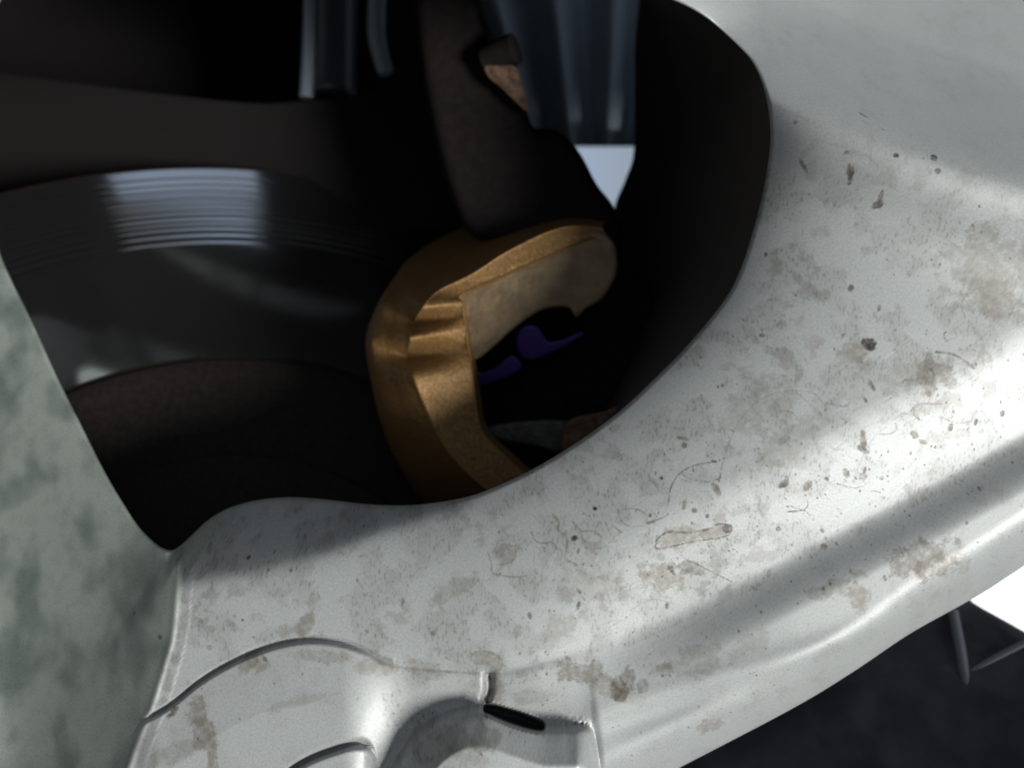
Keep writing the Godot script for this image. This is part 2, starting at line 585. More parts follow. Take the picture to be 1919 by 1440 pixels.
func hair(data: PackedByteArray, raw: Array, width: float, c: Color, strength: float, noise: FastNoiseLite) -> void:
	var n := raw.size() / 2
	for k in n - 1:
		var g := []
		for r in [-1, 0, 1, 2]:
			var i := clampi(k + r, 0, n - 1)
			g.append(Vector2(raw[i * 2], raw[i * 2 + 1]))
		var steps := int(g[1].distance_to(g[2]) / maxf(width * 0.6, 0.8)) + 1
		for s in steps:
			var q: Vector2 = g[1].cubic_interpolate(g[2], g[0], g[3], float(s) / steps)
			var b := 0.65 + 0.6 * noise.get_noise_2d(q.x * 9.0, q.y * 9.0)
			mark(data, q.x, q.y, width * b, width * b, 0.0, c, strength * 0.72, noise, 0.5)

func paint_picture() -> Image:
	var rng := RandomNumberGenerator.new()
	rng.seed = 71
	var fields: Array = []
	for f in [[3, 0.006, 5], [5, 0.03, 4], [8, 0.25, 2], [13, 0.007, 3]]:
		var n := FastNoiseLite.new()
		n.seed = f[0]
		n.frequency = f[1]
		n.fractal_octaves = f[2]
		var g := n.get_image(TEX.x, TEX.y)
		g.convert(Image.FORMAT_L8)
		fields.append(g.get_data())
	var big: PackedByteArray = fields[0]
	var mid: PackedByteArray = fields[1]
	var fine: PackedByteArray = fields[2]
	var blot: PackedByteArray = fields[3]
	var long := FastNoiseLite.new()                           # short upright flecks
	long.seed = 29
	long.frequency = 0.22
	long.fractal_octaves = 2
	var fl := long.get_image(TEX.x, TEX.y * 2 / 5)
	fl.resize(TEX.x, TEX.y, Image.INTERPOLATE_BILINEAR)
	fl.convert(Image.FORMAT_L8)
	var fleck := fl.get_data()
	var flake := FastNoiseLite.new()                          # film that has worn off in patches
	flake.seed = 37
	flake.frequency = 0.013
	flake.fractal_octaves = 5
	flake.domain_warp_enabled = true
	flake.domain_warp_amplitude = 40.0
	flake.domain_warp_frequency = 0.02
	var fk := flake.get_image(TEX.x, TEX.y)
	fk.convert(Image.FORMAT_L8)
	var film := fk.get_data()
	var t_film := PackedFloat32Array()
	var t_fleck := PackedFloat32Array()
	for k in 256:
		t_film.append(smoothstep(0.47, 0.53, k / 255.0) * 0.7 + smoothstep(0.56, 0.6, k / 255.0) * 0.3)
		t_fleck.append(smoothstep(0.6, 0.74, k / 255.0))
	var t_big := PackedFloat32Array()
	var t_mid := PackedFloat32Array()
	var t_blot := PackedFloat32Array()
	var t_fine := PackedFloat32Array()
	for k in 256:
		t_big.append(smoothstep(0.5, 0.72, k / 255.0))
		t_mid.append(smoothstep(0.52, 0.7, k / 255.0))
		t_fine.append(smoothstep(0.55, 0.72, k / 255.0))
		t_blot.append(smoothstep(0.35, 0.9, k / 255.0))
	var data := PackedByteArray()
	data.resize(TEX.x * TEX.y * 3)
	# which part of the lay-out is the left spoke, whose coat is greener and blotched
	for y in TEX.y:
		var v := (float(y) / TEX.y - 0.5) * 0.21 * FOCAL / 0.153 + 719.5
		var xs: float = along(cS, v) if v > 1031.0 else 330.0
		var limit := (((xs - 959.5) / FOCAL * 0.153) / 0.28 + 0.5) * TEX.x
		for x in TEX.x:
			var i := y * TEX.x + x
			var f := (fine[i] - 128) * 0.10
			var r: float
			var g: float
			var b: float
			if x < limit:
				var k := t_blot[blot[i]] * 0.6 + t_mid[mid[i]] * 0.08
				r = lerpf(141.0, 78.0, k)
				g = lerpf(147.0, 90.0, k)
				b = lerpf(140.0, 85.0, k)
			else:
				var w := t_film[film[i]]
				var u := (float(x) / TEX.x - 0.5) * 0.28 * FOCAL / 0.153 + 959.5
				var tidy := 1.0                                    # spoke and lip were wiped by the weather
				if u > 1250.0 and v < along(cR, u) + 170.0: tidy = lerpf(0.2, 1.0, clampf((v - along(cR, u) - 30.0) / 140.0, 0.0, 1.0))
				elif u > 915.0 and v > along(cA, u) + 30.0: tidy = 0.3
				elif u < 720.0 and v > along(cG, u): tidy = 0.3
				w *= tidy
				var k := 0.09 * w + t_fine[fine[i]] * (0.04 + 0.10 * w) + t_fleck[fleck[i]] * (0.05 * tidy + 0.30 * w) + t_mid[mid[i]] * 0.10 * w
				var z := t_big[big[i]] * t_mid[mid[i]] * 0.30 * tidy
				r = lerpf(lerpf(147.0, 90.0, k), 103.0, z)
				g = lerpf(lerpf(150.0, 89.0, k), 98.0, z)
				b = lerpf(lerpf(149.0, 84.0, k), 93.0, z)
			i *= 3
			data[i] = clampi(int(r + f), 0, 255)
			data[i + 1] = clampi(int(g + f), 0, 255)
			data[i + 2] = clampi(int(b + f), 0, 255)
	var nz := FastNoiseLite.new()
	nz.seed = 4
	nz.frequency = 0.02
	var brown := Color(0.27, 0.24, 0.205)
	var black := Color(0.13, 0.11, 0.10)
	var tan := Color(0.42, 0.40, 0.365)
	var grey := Color(0.44, 0.43, 0.40)
	# broad dried stains: u, v, half sizes, turn, colour, strength
	for s in [[1690, 700, 50, 26, -0.5, grey, 0.45], [1840, 500, 70, 60, 0.3, grey, 0.55], [1850, 560, 60, 30, 0.6, tan, 0.5], [1745, 700, 34, 26, 0.2, brown, 0.45], [1735, 722, 14, 18, 0.2, brown, 0.6],
			[1270, 1005, 46, 17, -0.12, tan, 0.75], [1335, 996, 30, 11, -0.2, tan, 0.7], [1240, 1075, 40, 28, 0.3, tan, 0.7], [1290, 1060, 26, 16, 0.2, brown, 0.45], [950, 1040, 26, 17, -0.4, tan, 0.45],
			[910, 1232, 32, 15, 0.3, tan, 0.55], [1040, 1180, 36, 26, -0.6, tan, 0.4], [840, 1110, 42, 16, -0.5, tan, 0.35], [1420, 760, 70, 36, -0.5, grey, 0.35], [1480, 830, 80, 30, -0.6, grey, 0.35],
			[1100, 1090, 60, 40, 0.2, tan, 0.3], [575, 1168, 20, 12, -0.9, tan, 0.7], [1600, 655, 20, 24, 0.4, tan, 0.5], [470, 1235, 24, 12, -0.9, tan, 0.6], [490, 1242, 16, 16, 0.3, tan, 0.6], [600, 1225, 50, 10, 0.1, tan, 0.4],
			[375, 1330, 24, 20, 0.6, tan, 0.75], [390, 1370, 20, 30, -0.15, tan, 0.8], [402, 1415, 10, 36, -0.2, tan, 0.8], [330, 1330, 14, 8, -0.8, brown, 0.8], [345, 1400, 60, 14, -0.4, tan, 0.3], [560, 1310, 60, 8, -0.3, tan, 0.3],
			[700, 1245, 40, 16, 0.1, tan, 0.5], [790, 1246, 40, 14, 0.15, tan, 0.5], [930, 1290, 14, 26, 0, tan, 0.6], [1000, 1300, 40, 12, 0, tan, 0.3],
			[1090, 1255, 46, 20, 0.1, brown, 0.5], [1130, 1275, 40, 18, 0.5, grey, 0.7], [1175, 1275, 14, 26, 0.3, brown, 0.5], [1160, 1290, 20, 14, 0.7, brown, 0.7], [1200, 1278, 10, 14, 0, brown, 0.4],
			[1300, 1235, 50, 26, -0.3, tan, 0.4], [1240, 1250, 16, 12, 0, brown, 0.35], [1600, 1110, 16, 34, -0.4, tan, 0.7], [1560, 1095, 50, 14, -0.4, grey, 0.6], [1720, 1040, 56, 26, -0.35, brown, 0.5], [1740, 1060, 42, 18, -0.4, brown, 0.45],
			[1780, 1045, 36, 30, 0.2, grey, 0.4], [1330, 1355, 24, 18, 0, tan, 0.5], [1400, 1200, 40, 16, -0.4, grey, 0.4], [910, 1375, 26, 18, 0.4, brown, 0.35], [870, 1395, 40, 22, 0.1, grey, 0.5]]:
		mark(data, s[0], s[1], s[2], s[3], s[4], s[5], s[6], nz, 0.75)
	# paint chips and flecks with an outline of their own
	for s in [[1622, 644, 13, 10, 0.2, black, 0.95], [1604, 660, 13, 16, 0.4, grey, 0.6], [1628, 650, 8, 7, 0.7, black, 0.9], [1597, 326, 3.5, 20, 0.03, brown, 0.9], [1594, 312, 2.5, 10, 0, brown, 0.7], [1641, 384, 9, 6, -0.4, brown, 0.9], [1647, 370, 3, 14, 0.1, brown, 0.8],
			[1520, 298, 2, 16, -0.5, brown, 0.7], [1675, 292, 5, 4, 0.2, black, 0.8], [1745, 298, 5, 7, 0.5, black, 0.75], [1750, 323, 5, 5, 0, brown, 0.7], [1617, 214, 8, 3, 0.8, brown, 0.5], [1590, 282, 4, 3, 0, brown, 0.7], [1505, 214, 3, 3, 0, brown, 0.6],
			[1612, 822, 5, 20, -0.15, brown, 0.9], [1612, 842, 12, 5, 0.5, black, 0.7], [1705, 812, 10, 6, 0.6, brown, 0.7], [1722, 826, 8, 4, 0.4, brown, 0.6], [1773, 798, 5, 7, 0.3, brown, 0.8], [1868, 774, 4, 5, 0, black, 0.7],
			[1465, 905, 9, 6, -0.6, black, 0.75], [1470, 895, 4, 6, 0, brown, 0.8], [1508, 908, 7, 10, 0.5, brown, 0.75], [1340, 915, 5, 14, -0.5, brown, 0.7], [1282, 945, 4, 10, 0.2, brown, 0.5], [1300, 955, 6, 5, 0, black, 0.6], [1324, 965, 4, 4, 0, black, 0.7],
			[1360, 988, 9, 7, 0.4, black, 0.6], [1455, 988, 4, 4, 0, black, 0.8], [1076, 1010, 5, 4.5, 0, black, 0.95], [1116, 955, 3.5, 3.5, 0, black, 0.9], [1258, 1067, 12, 4, 0.9, brown, 0.8], [1537, 1020, 6, 5, 0, brown, 0.6],
			[1592, 540, 5, 7, 0.5, brown, 0.75], [1643, 578, 3, 6, 0.2, brown, 0.8], [1434, 627, 5, 3, 0.2, brown, 0.8], [1628, 722, 4, 12, -0.4, brown, 0.6], [1282, 822, 9, 3, 0.2, brown, 0.7], [1284, 835, 4, 5, 0, brown, 0.6], [1338, 864, 5, 2.5, 0.2, brown, 0.8],
			[1240, 896, 3, 3, 0, black, 0.8], [1580, 884, 5, 8, -0.4, brown, 0.7], [1610, 890, 6, 9, -0.5, brown, 0.6], [1645, 893, 4, 4, 0, brown, 0.7], [460, 1048, 3.5, 3, 0, black, 0.8], [500, 1070, 3, 2.5, 0, black, 0.6], [542, 1071, 3, 3, 0, brown, 0.6],
			[456, 1160, 3, 2.5, 0, black, 0.6], [303, 1191, 5, 5, 0, brown, 0.7], [250, 1150, 3, 3, 0, black, 0.6], [397, 1210, 6, 4, 0, tan, 0.7], [812, 1185, 6, 6, 0, brown, 0.6], [754, 1130, 3, 8, 0, brown, 0.5]]:
		mark(data, s[0], s[1], s[2], s[3], s[4], s[5], s[6], nz, 0.5)
	# hairs, drying lines and scratches
	hair(data, [1253, 940, 1257, 915, 1272, 890, 1300, 873, 1345, 864], 1.5, brown, 0.6, nz)
	hair(data, [1285, 1047, 1320, 1063, 1368, 1087], 1.4, brown, 0.7, nz)
	hair(data, [1745, 660, 1775, 664, 1800, 678, 1818, 692], 3.0, brown, 0.6, nz)
	hair(data, [1350, 880, 1362, 840, 1385, 790, 1420, 752, 1465, 733, 1520, 736, 1545, 766], 1.8, grey, 0.55, nz)
	hair(data, [1160, 960, 1175, 954, 1198, 956, 1212, 968, 1205, 984, 1180, 986, 1163, 974, 1160, 960], 2.0, tan, 0.5, nz)
	hair(data, [1212, 980, 1240, 970, 1252, 962], 2.5, brown, 0.55, nz)
	hair(data, [1036, 966, 1048, 982, 1046, 995, 1062, 1008, 1062, 1030, 1060, 1046, 1082, 1060], 3.0, tan, 0.75, nz)
	hair(data, [996, 1000, 1004, 1016, 1022, 1020, 1036, 1018, 1044, 1032], 2.6, tan, 0.7, nz)
	hair(data, [1074, 980, 1090, 996, 1110, 996, 1130, 1008], 2.4, tan, 0.65, nz)
	hair(data, [914, 1040, 920, 1058, 924, 1076, 960, 1082, 985, 1080], 2.6, tan, 0.65, nz)
	hair(data, [936, 1060, 955, 1056, 966, 1044, 962, 1026, 940, 1024], 2.0, tan, 0.6, nz)
	hair(data, [1230, 1010, 1228, 1024, 1240, 1026, 1300, 1012, 1330, 1008, 1362, 1000, 1368, 984, 1345, 980, 1325, 990, 1290, 996, 1250, 996, 1230, 1010], 2.2, brown, 0.6, nz)
	hair(data, [882, 1236, 886, 1222, 905, 1217, 930, 1224, 942, 1240, 935, 1252], 2.6, tan, 0.7, nz)
	hair(data, [1000, 1040, 1002, 1085, 1000, 1130], 1.2, tan, 0.5, nz)
	hair(data, [1490, 735, 1530, 770, 1552, 792], 1.5, grey, 0.5, nz)
	hair(data, [1180, 1140, 1220, 1120, 1260, 1128], 1.4, grey, 0.5, nz)
	hair(data, [1700, 780, 1730, 730, 1800, 690], 2.0, grey, 0.4, nz)
	hair(data, [1600, 880, 1620, 835, 1650, 800, 1690, 770], 1.6, grey, 0.4, nz)
	# fine scuffs along the dish
	for k in 90:
		var u := rng.randf_range(1000, 1880)
		var v := along(cA, u) - rng.randf_range(15, 330)
		if v < along(cR, u) + 60.0: continue
		var turn := rng.randf_range(-0.75, -0.35)
		var far := rng.randf_range(10, 38)
		hair(data, [u, v, u + cos(turn) * far, v + sin(turn) * far + rng.randf_range(-2, 2), u + cos(turn) * far * 2.0, v + sin(turn) * far * 2.0], rng.randf_range(0.6, 1.0), Color(0.70, 0.71, 0.71) if rng.randf() < 0.6 else Color(0.33, 0.32, 0.30), rng.randf_range(0.3, 0.7), nz)
	for k in 34:                                               # curled drying lines and fibres
		var u := rng.randf_range(1020, 1850)
		var v := along(cA, u) - rng.randf_range(40, 300)
		if v < along(cR, u) + 120.0: continue
		var size := rng.randf_range(8, 30)
		var start := rng.randf_range(0, TAU)
		var arc: Array = []
		for e in 6:
			var w := start + e * rng.randf_range(0.25, 0.6)
			arc.append(u + cos(w) * size * (1.0 + 0.12 * e))
			arc.append(v + sin(w) * size * 0.7)
		hair(data, arc, rng.randf_range(0.9, 1.8), grey.lerp(brown, rng.randf()), rng.randf_range(0.35, 0.7), nz)
	# specks: thick over the dish near the lip, thin elsewhere
	for k in 6500:
		var u := rng.randf_range(330, 1919)
		var v := rng.randf_range(120, 1440)
		var a := v - along(cA, maxf(u, 740.0))
		var near := exp(-absf(a + 90.0) / 150.0) * exp(-pow((u - 1450.0) / 480.0, 2.0)) if u > 760.0 else 0.02
		if rng.randf() > near + 0.03: continue
		if u > 1250.0 and v < along(cR, u): continue
		var big_one := rng.randf() < 0.035
		var s := rng.randf_range(2.2, 4.0) if big_one else rng.randf_range(0.6, 1.6)
		mark(data, u, v, s * rng.randf_range(0.7, 1.0), s * rng.randf_range(1.0, 2.2), rng.randf_range(-0.7, 0.3), brown.lerp(black, rng.randf() * 0.7), rng.randf_range(0.3, 0.85), nz, 0.4)
	# dirt packed into the joint round the boss and the crease
	hair(data, [712, 1238, 760, 1248, 830, 1254, 915, 1258], 4.0, tan, 0.5, nz)
	hair(data, [916, 1262, 918, 1285, 912, 1310], 5.0, brown, 0.7, nz)
	return Image.create_from_data(TEX.x, TEX.y, false, Image.FORMAT_RGB8, data)

func wheel_paint() -> StandardMaterial3D:
	var m := StandardMaterial3D.new()
	var img := paint_picture()
	m.albedo_texture = ImageTexture.create_from_image(img)
	var relief: Image = img.duplicate()
	relief.convert(Image.FORMAT_RGBA8)
	relief.bump_map_to_normal_map(1.6)
	m.normal_enabled = true
	m.normal_texture = ImageTexture.create_from_image(relief)
	m.normal_scale = 0.6
	m.roughness = 0.52
	m.metallic = 0.25
	m.metallic_specular = 0.45
	m.texture_repeat = true
	return m

# ---------------------------------------------------------------- brake disc
const DISC_MID := Vector3(-0.0774, -0.0862, -0.2069)
func build_disc() -> void:
	var o := thing("brake_disc", "dark worn brake disc with concentric grooves behind the wheel window", "brake disc", DISC_MID)
	var n := Vector3(sin(0.25) * cos(0.45), sin(0.45), cos(0.25) * cos(0.45))
	var ax := Vector3.UP.cross(n).normalized()
	var ay := n.cross(ax)
	var rng := RandomNumberGenerator.new()
	rng.seed = 5
	for part in 3:
		var pr: Array = []                                     # radius, height of the profile
		if part == 0:
			# fine turning marks over the whole face, with worn grooves near the rim
			var r := 0.1063
			var h := 0.0
			while r < 0.1505:
				pr.append([r, h + rng.randf_range(-1.0, 1.0) * 0.0000022])
				r += rng.randf_range(0.00012, 0.0005)
			var bands := [0.0034, 0.0011, 0.0021, 0.0011, 0.0015, 0.0013, 0.0006, 0.0010, 0.0006, 0.0018, 0.0004, 0.0014, 0.0003, 0.0012, 0.0004, 0.0018, 0.0003, 0.0022, 0.0004, 0.0016, 0.0003, 0.002, 0.0003, 0.0026, 0.0002, 0.003, 0.0002]
			var from_rim := 0.1830
			var cuts: Array = []
			for k in bands.size():
				if k % 2 == 1:
					var wide: float = bands[k]
					var deep := wide * 0.065
					for c in 9: cuts.append([from_rim - wide * c / 8.0, -deep * (0.5 - 0.5 * cos(TAU * c / 8.0))])
				else:
					var c := 0.00018
					while c < bands[k] - 0.0001:
						cuts.append([from_rim - c, rng.randf_range(-1.0, 1.0) * 0.0000015])
						c += rng.randf_range(0.00012, 0.0004)
				from_rim -= bands[k]
			cuts.reverse()
			for c in cuts:
				if c[0] > pr[-1][0] + 0.00005: pr.append(c)
			pr.append([0.1832, 0.0])
		elif part == 2:
			pr = [[0.1832, -0.00001]]
			for e in [[0.1845, -0.0004], [0.185, -0.0012], [0.185, -0.01], [0.1845, -0.011], [0.182, -0.0112], [0.182, -0.0148], [0.185, -0.015], [0.185, -0.022], [0.106, -0.022], [0.106, -0.006]]: pr.append(e)
		else:
			pr = [[0.1064, -0.006], [0.1064, -0.0001], [0.1059, -0.0002], [0.1058, -0.0006], [0.1045, 0.0008], [0.103, 0.0022], [0.098, 0.0026], [0.09, 0.0028], [0.08, 0.003], [0.0705, 0.0034], [0.0695, 0.0055], [0.068, 0.007], [0.04, 0.0075], [0.001, 0.0075]]
		var sides := 320
		var p := PackedVector3Array()
		for e in pr:
			for s in sides:
				var w := TAU * s / sides
				p.append((ax * cos(w) + ay * sin(w)) * e[0] + n * e[1])
		var m: StandardMaterial3D
		if part == 0:
			m = plain(Color(0.55, 0.56, 0.58), 0.11, 0.99)
		elif part == 2:
			m = cast_metal(Color(0.012, 0.009, 0.007), Color(0.035, 0.025, 0.018), 0.7, 0.0, 63, 60.0, 2.0, 0.2)
		else:
			m = cast_metal(Color(0.015, 0.013, 0.0115), Color(0.024, 0.02, 0.018), 0.7, 0.0, 61, 40.0, 2.0, 0.2)  # hat darker than rusted iron: shade is part of this colour
		show_mesh(["friction_ring", "disc_hat", "rusty_rim"][part], grid(p, sides, pr.size(), true, false, part == 1), m, o)

# ---------------------------------------------------------------- caliper
func build_caliper() -> void:
	var o := thing("brake_caliper", "brake caliper with gold cast bridge and black housing clamped over the disc", "brake caliper", at(900, 600, 0.21))
	var gold := cast_metal(Color(0.14, 0.076, 0.026), Color(0.24, 0.138, 0.052), 0.52, 0.2, 21, 80.0, 10.0)
	var dull := cast_metal(Color(0.115, 0.08, 0.042), Color(0.16, 0.115, 0.062), 0.6, 0.0, 31, 12.0, 2.5)
	var black := cast_metal(Color(0.011, 0.0095, 0.0095), Color(0.014, 0.012, 0.0115), 0.7, 0.0, 41, 25.0, 2.0, 0.12)  # near-black: the shade over housing and inner wall is in this colour
	var rust := cast_metal(Color(0.06, 0.032, 0.018), Color(0.12, 0.07, 0.045), 0.75, 0.0, 51)
	var rows := [
		[1150, 392, .262, 1128, 425, .209, 1150, 468, .208],
		[1060, 384, .262, 1050, 426, .206, 1108, 447, .206],
		[940, 405, .262, 955, 468, .202, 1020, 482, .202],
		[845, 438, .262, 885, 512, .199, 930, 522, .199],
		[772, 482, .25, 820, 545, .198, 864, 552, .197],
		[742, 520, .235, 790, 578, .1905, 866, 566, .1935],
		[716, 562, .214, 775, 606, .2035, 868, 590, .1945],
		[696, 612, .208, 770, 634, .1915, 872, 616, .194],
		[692, 650, .208, 765, 668, .204, 877, 652, .1945],
		[700, 700, .209, 775, 706, .1905, 883, 690, .194],
		[715, 770, .211, 800, 768, .193, 891, 745, .195],
		[745, 850, .220, 835, 840, .196, 904, 805, .198],
		[800, 935, .228, 890, 900, .199, 948, 853, .2],
		[910, 1020, .232, 975, 965, .201, 1030, 925, .202]]
	var sections: Array = []
	for r in rows:
		sections.append([r[0], r[1], r[2], (r[0] + r[3]) * 0.5, (r[1] + r[4]) * 0.5, (r[2] + r[5]) * 0.5 - 0.0015, lerpf(r[0], r[3], 0.9), lerpf(r[1], r[4], 0.9), lerpf(r[2], r[5], 0.9) - 0.0004, r[3], r[4], r[5], lerpf(r[3], r[6], 0.12), lerpf(r[4], r[7], 0.12), lerpf(r[5], r[8], 0.12), lerpf(r[3], r[6], 0.9), lerpf(r[4], r[7], 0.9), lerpf(r[5], r[8], 0.9), r[6], r[7], r[8], r[6] + 2, r[7] + 2, r[8] + 0.004, r[6] - 4, r[7], r[8] + 0.02, r[0] + 12, r[1] + 6, r[2] + 0.014])
	show_mesh("bridge", loft(o, sections, 8, 10, 0.00025, 3), gold, o)
	var plate := show_mesh("front_plate", rounded_plate(o, [845, 540, 940, 500, 1020, 468, 1110, 432, 1148, 452, 1157, 490, 1150, 525, 1128, 560, 1098, 578, 1080, 594, 1064, 576, 1025, 578, 990, 596, 955, 622, 925, 650, 884, 676, 850, 640], func(u, v): return 0.2045 + 0.00001 * (u - 900.0), 0.012, 0.0012), dull, o)
	plate.set_meta("label", "flat beige dusty face inside the gold bridge")
	show_mesh("housing", rounded_plate(o, [770, -140, 860, -140, 900, 40, 925, 100, 955, 150, 985, 205, 1000, 238, 1035, 241, 1062, 258, 1090, 292, 1118, 345, 1150, 388, 1164, 440, 1150, 480, 1060, 470, 940, 450, 890, 445, 850, 380, 810, 240, 780, 60], func(u, v): return 0.228 - 0.00001 * (v - 200.0), 0.03, 0.004), black, o)
	var patch := show_mesh("bracket_tab", rounded_plate(o, [908, 122, 945, 118, 968, 128, 980, 165, 990, 208, 970, 196, 940, 166, 915, 145], func(u, v): return 0.222, 0.004, 0.0008), rust, o)
	patch.set_meta("label", "small rusty brown tab on the black housing")
	show_mesh("bleed_screw_cap", tube(o, [905, 118, .226, .0042, 940, 102, .224, .0046, 968, 90, .222, .0044]), black, o)
	show_mesh("carrier_arm", rounded_plate(o, [1062, 792, 1150, 764, 1225, 704, 1278, 644, 1330, 640, 1260, 800, 1100, 900, 1062, 880], func(u, v): return 0.205, 0.006, 0.001), rust, o)
	show_mesh("carrier_foot", rounded_plate(o, [915, 800, 990, 788, 1070, 788, 1110, 800, 1090, 860, 1010, 838, 930, 822], func(u, v): return 0.212, 0.006, 0.001), cast_metal(Color(0.04, 0.04, 0.038), Color(0.065, 0.065, 0.06), 0.6, 0.3, 77), o)
	show_mesh("inner_wall", rounded_plate(o, [860, 560, 1000, 540, 1180, 500, 1240, 640, 1200, 800, 1000, 960, 880, 880], func(u, v): return 0.236, 0.01, 0.002), black, o)
	# brake pad with purple backing
	var pad := thing("brake_pad", "purple coated brake pad deep inside the gold caliper", "brake pad", at(980, 660, 0.215))
	var purple := plain(Color(0.085, 0.048, 0.25), 0.4)
	show_mesh("backing_plate", rounded_plate(pad, [968, 636, 974, 618, 990, 610, 1008, 614, 1019, 630, 1030, 641, 1052, 637, 1090, 622, 1090, 628, 1056, 650, 1026, 664, 1000, 674, 980, 670, 970, 655], func(u, v): return 0.2125 + 0.00016 * (v - 610.0), 0.004, 0.0009), purple, pad)
	show_mesh("backing_plate", rounded_plate(pad, [866, 704, 886, 696, 905, 698, 930, 688, 956, 668, 972, 674, 976, 692, 950, 706, 905, 722, 870, 730], func(u, v): return 0.2135 + 0.00016 * (v - 660.0), 0.004, 0.0009), purple, pad)
	show_mesh("pad_highlight", tube(pad, [868, 690, .211, .0008, 886, 688, .2105, .001, 893, 696, .2108, .0007]), plain(Color(0.6, 0.6, 0.62), 0.25, 0.9), pad)  # added sliver of bright metal in place of a white highlight

# ---------------------------------------------------------------- behind the wheel
func build_behind() -> void:
	# black liner: a plate with one gap, and an added tube that shuts out light from behind
	var o := thing("wheel_arch_liner", "black liner closing the space behind the wheel with one bright gap", "liner", at(600, 300, 0.43))
	var black := plain(Color(0.017, 0.015, 0.016), 0.75, 0.0, 0.2)  # darker than black plastic: shade behind the wheel put into the colour
	var gap := Rect2(1040, 273, 190, 170)
	var full := Rect2(-1500, -1500, 3300, 3300)
	var d := 0.43
	for r in [Rect2(full.position, Vector2(full.size.x, gap.position.y - full.position.y)), Rect2(full.position.x, gap.position.y, gap.position.x - full.position.x, gap.size.y),
			Rect2(gap.end.x, gap.position.y, full.end.x - gap.end.x, gap.size.y), Rect2(full.position.x, gap.end.y, full.size.x, full.end.y - gap.end.y)]:
		var a := at(r.position.x, r.position.y, d)
		var b := at(r.end.x, r.end.y, d)
		var m := BoxMesh.new()
		m.size = Vector3(b.x - a.x, a.y - b.y, 0.003)
		show_mesh("liner_panel", m, black, o).position = from_base(o, (a + b) * 0.5)
	# unseen sleeve added to keep sky light out, open towards the upper right
	var sl := PackedVector3Array()
	var ns := 120
	for j in 6:
		for i in ns:
			var th := deg_to_rad(lerpf(-25.0, 290.0, i / (ns - 1.0)))
			var inside := j < 3
			var t := (j if inside else 5 - j) / 2.0
			var q := MID + Vector2.from_angle(th) * (look(r_back, th) + 8.0 + 40.0 * t + (0.0 if inside else 14.0))
			sl.append(from_base(o, at(q.x, q.y, lerpf(0.296, 0.4285, t))))
	show_mesh("light_block_sleeve", grid(sl, ns, 6, false, true, true), black, o)
	# ribbed grey panel
	var rp := thing("ribbed_panel", "blurred blue-grey ribbed panel beside the black caliper housing", "panel", at(1060, 130, 0.36))
	var pts := PackedVector3Array()
	var nu := 61
	var nv := 20
	for side in 2:
		for j in nv:
			var t := j / (nv - 1.0)
			for i in nu:
				var s := i / (nu - 1.0)
				var u := lerpf(lerpf(860, 1300, s), lerpf(985, 1215, s), t)
				var v := lerpf(-120, 272, t)
				var rib := 0.016 * (0.5 - 0.5 * cos(s * TAU * 3.4 + 1.4))
				pts.append(from_base(rp, at(u, v, 0.37 - rib + (0.002 if side == 1 else 0.0))))
	var front := pts.slice(0, nu * nv)
	var rear := pts.slice(nu * nv)
	var closed := PackedVector3Array()
	for j in nv:
		for i in nu: closed.append(front[j * nu + i])
		for i in nu: closed.append(rear[j * nu + nu - 1 - i])
	show_mesh("ribbed_sheet", grid(closed, nu * 2, nv, true, false, false), plain(Color(0.33, 0.40, 0.47), 0.5), rp)
	var t1 := thing("suspension_strut", "blurred dark grey strut tube at the top of the window", "strut", at(618, 190, 0.31))
	show_mesh("strut_tube", tube(t1, [622, -160, .31, .0105, 618, 188, .31, .0105], 32), plain(Color(0.05, 0.055, 0.065), 0.35), t1)
	var t2 := thing("strut_highlight", "thin pale blue-grey cable standing in for the highlight on the strut", "stripe", at(577, 190, 0.30))  # added tube: stands in for the pale highlight down the strut
	show_mesh("highlight_tube", tube(t2, [584, -160, .30, .0026, 580, 60, .30, .0026, 574, 184, .30, .0028]), plain(Color(0.22, 0.26, 0.31), 0.4), t2)
	var t3 := thing("brake_hose", "pale grey curved hose to the right of the strut", "hose", at(720, 140, 0.29))
	show_mesh("hose_tube", tube(t3, [715, -160, .29, .0034, 706, 20, .29, .0034, 708, 80, .29, .0033, 724, 138, .29, .003]), plain(Color(0.24, 0.29, 0.31), 0.4), t3)
	var ds := thing("dust_shield", "black dust shield plate with a curved upper edge behind the disc", "shield", at(620, 200, 0.29))
	show_mesh("shield_plate", rounded_plate(ds, [-500, 420, -480, 70, -100, 120, 250, 168, 470, 192, 570, 187, 660, 178, 740, 142, 800, 92, 850, 60, 900, 300, 860, 420, 700, 420, 300, 400], func(u, v): return 0.2885 - 0.00001 * (u - 600.0), 0.003, 0.001), plain(Color(0.009, 0.008, 0.008), 0.8, 0.0, 0.2), ds)  # black deepened by the shade behind the disc, put into the colour
	# added white board, stands in for the bright daylight far past the wheel
	var wp := thing("daylight_board", "added white board standing in for bright daylight past the wheel's outer lip", "board", at(1900, 1120, 1.6))
	var wm := BoxMesh.new()
	wm.size = Vector3(0.5, 0.5, 0.02)
	var board := show_mesh("board_face", wm, plain(Color(0.8, 0.8, 0.8), 0.6), wp)
	board.position = from_base(wp, at(1990, 1110, 1.6))
	# tyre
	var ty := thing("tyre", "black glossy tyre shoulder below the wheel's outer lip", "tyre", at(1600, 1400, 0.2))
	var rubber := cast_metal(Color(0.012, 0.0135, 0.017), Color(0.022, 0.024, 0.029), 0.35, 0.0, 91, 8.0, 0.15, 0.15)
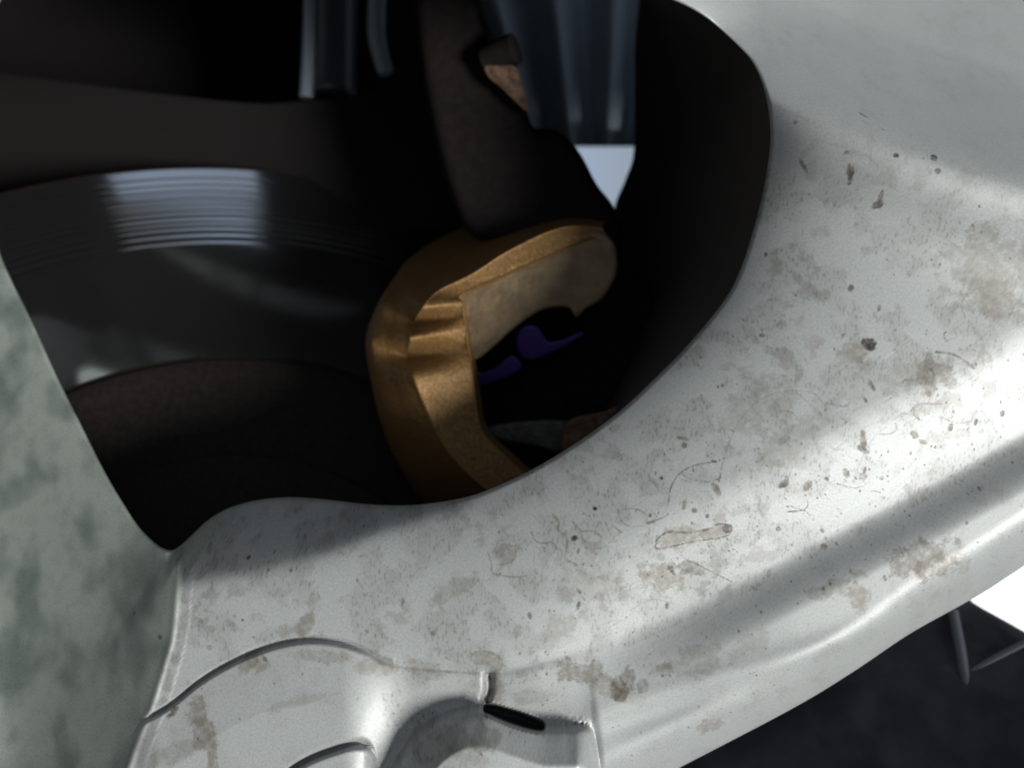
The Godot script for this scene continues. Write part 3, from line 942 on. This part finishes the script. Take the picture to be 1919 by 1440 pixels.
	show_mesh("sidewall", rounded_plate(ty, [700, 1780, 1100, 1420, 1300, 1330, 1480, 1240, 1620, 1160, 1720, 1105, 1790, 1102, 1824, 1130, 1880, 1162, 1960, 1206, 2200, 1330, 2500, 1500, 2300, 2000, 1400, 2100], func(u, v): return 0.215 - 0.00005 * (u - 1500.0) - 0.00004 * (v - 1300.0), 0.05, 0.006), rubber, ty)
	var pale_rubber := plain(Color(0.03, 0.035, 0.045), 0.45)  # ribs are a paler, bluer rubber than the sidewall
	show_mesh("rib", tube(ty, [1784, 1142, .2071, .0014, 1797, 1210, .2037, .0015, 1812, 1290, .1998, .0014, 1850, 1440, .1919, .0013]), pale_rubber, ty)
	show_mesh("rib", tube(ty, [1812, 1262, .2009, .0008, 1870, 1230, .1993, .0009, 1930, 1200, .1975, .0008]), pale_rubber, ty)

func _ready() -> void:
	# world: camera rolled by a quarter turn and tipped 4 degrees down
	turned = Basis(Vector3.RIGHT, deg_to_rad(-4.0)) * Basis(Vector3(0, 0, 1), deg_to_rad(85.0))
	var cam := Camera3D.new()
	cam.name = "camera"
	cam.transform = Transform3D(turned, EYE)
	cam.fov = 53.0
	cam.near = 0.01
	cam.far = 800.0
	var lens := CameraAttributesPhysical.new()
	lens.frustum_focal_length = 24.068
	lens.exposure_aperture = 10.5
	lens.frustum_focus_distance = 0.152
	cam.attributes = lens
	add_child(cam)
	var env := Environment.new()
	env.background_mode = Environment.BG_SKY
	env.tonemap_mode = Environment.TONE_MAPPER_LINEAR
	env.tonemap_exposure = 1.12
	env.sdfgi_enabled = true
	env.ssao_enabled = true
	env.ssil_enabled = true
	var sky_mat := ProceduralSkyMaterial.new()
	sky_mat.sky_top_color = Color(0.53, 0.56, 0.59)
	sky_mat.sky_horizon_color = Color(0.60, 0.67, 0.77)
	sky_mat.ground_horizon_color = Color(0.12, 0.12, 0.12)
	sky_mat.ground_bottom_color = Color(0.10, 0.10, 0.10)
	sky_mat.sky_curve = 0.06
	sky_mat.sky_energy_multiplier = 1.0
	sky_mat.ground_energy_multiplier = 1.0
	var sky := Sky.new()
	sky.sky_material = sky_mat
	env.sky = sky
	var we := WorldEnvironment.new()
	we.name = "environment"
	we.environment = env
	add_child(we)
	var sun := DirectionalLight3D.new()
	sun.name = "sun"
	sun.light_color = Color(1.0, 0.995, 0.98)
	sun.light_energy = 1.6
	sun.light_angular_distance = 18.0
	sun.shadow_enabled = true
	sun.sky_mode = DirectionalLight3D.SKY_MODE_LIGHT_ONLY
	var towards := turned * Vector3(0.66, -0.28, 0.70)          # right, below, behind the lens
	sun.transform = Transform3D(Basis.looking_at(-towards, Vector3.FORWARD), Vector3(0, 2, 0))
	add_child(sun)
	# ground
	var ground := MeshInstance3D.new()
	ground.name = "pavement"
	var gm := PlaneMesh.new()
	gm.size = Vector2(1200, 1200)
	ground.mesh = gm
	var gmat := StandardMaterial3D.new()
	gmat.albedo_texture = noise_picture(15, 0.02, 4, Color(0.07, 0.07, 0.072), Color(0.13, 0.132, 0.135))
	gmat.uv1_triplanar = true
	gmat.uv1_world_triplanar = true
	gmat.roughness = 0.9
	ground.material_override = gmat
	ground.set_meta("kind", "structure")
	add_child(ground, true)
	curves()
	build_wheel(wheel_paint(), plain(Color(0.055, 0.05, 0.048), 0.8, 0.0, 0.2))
	build_disc()
	build_caliper()
	build_behind()
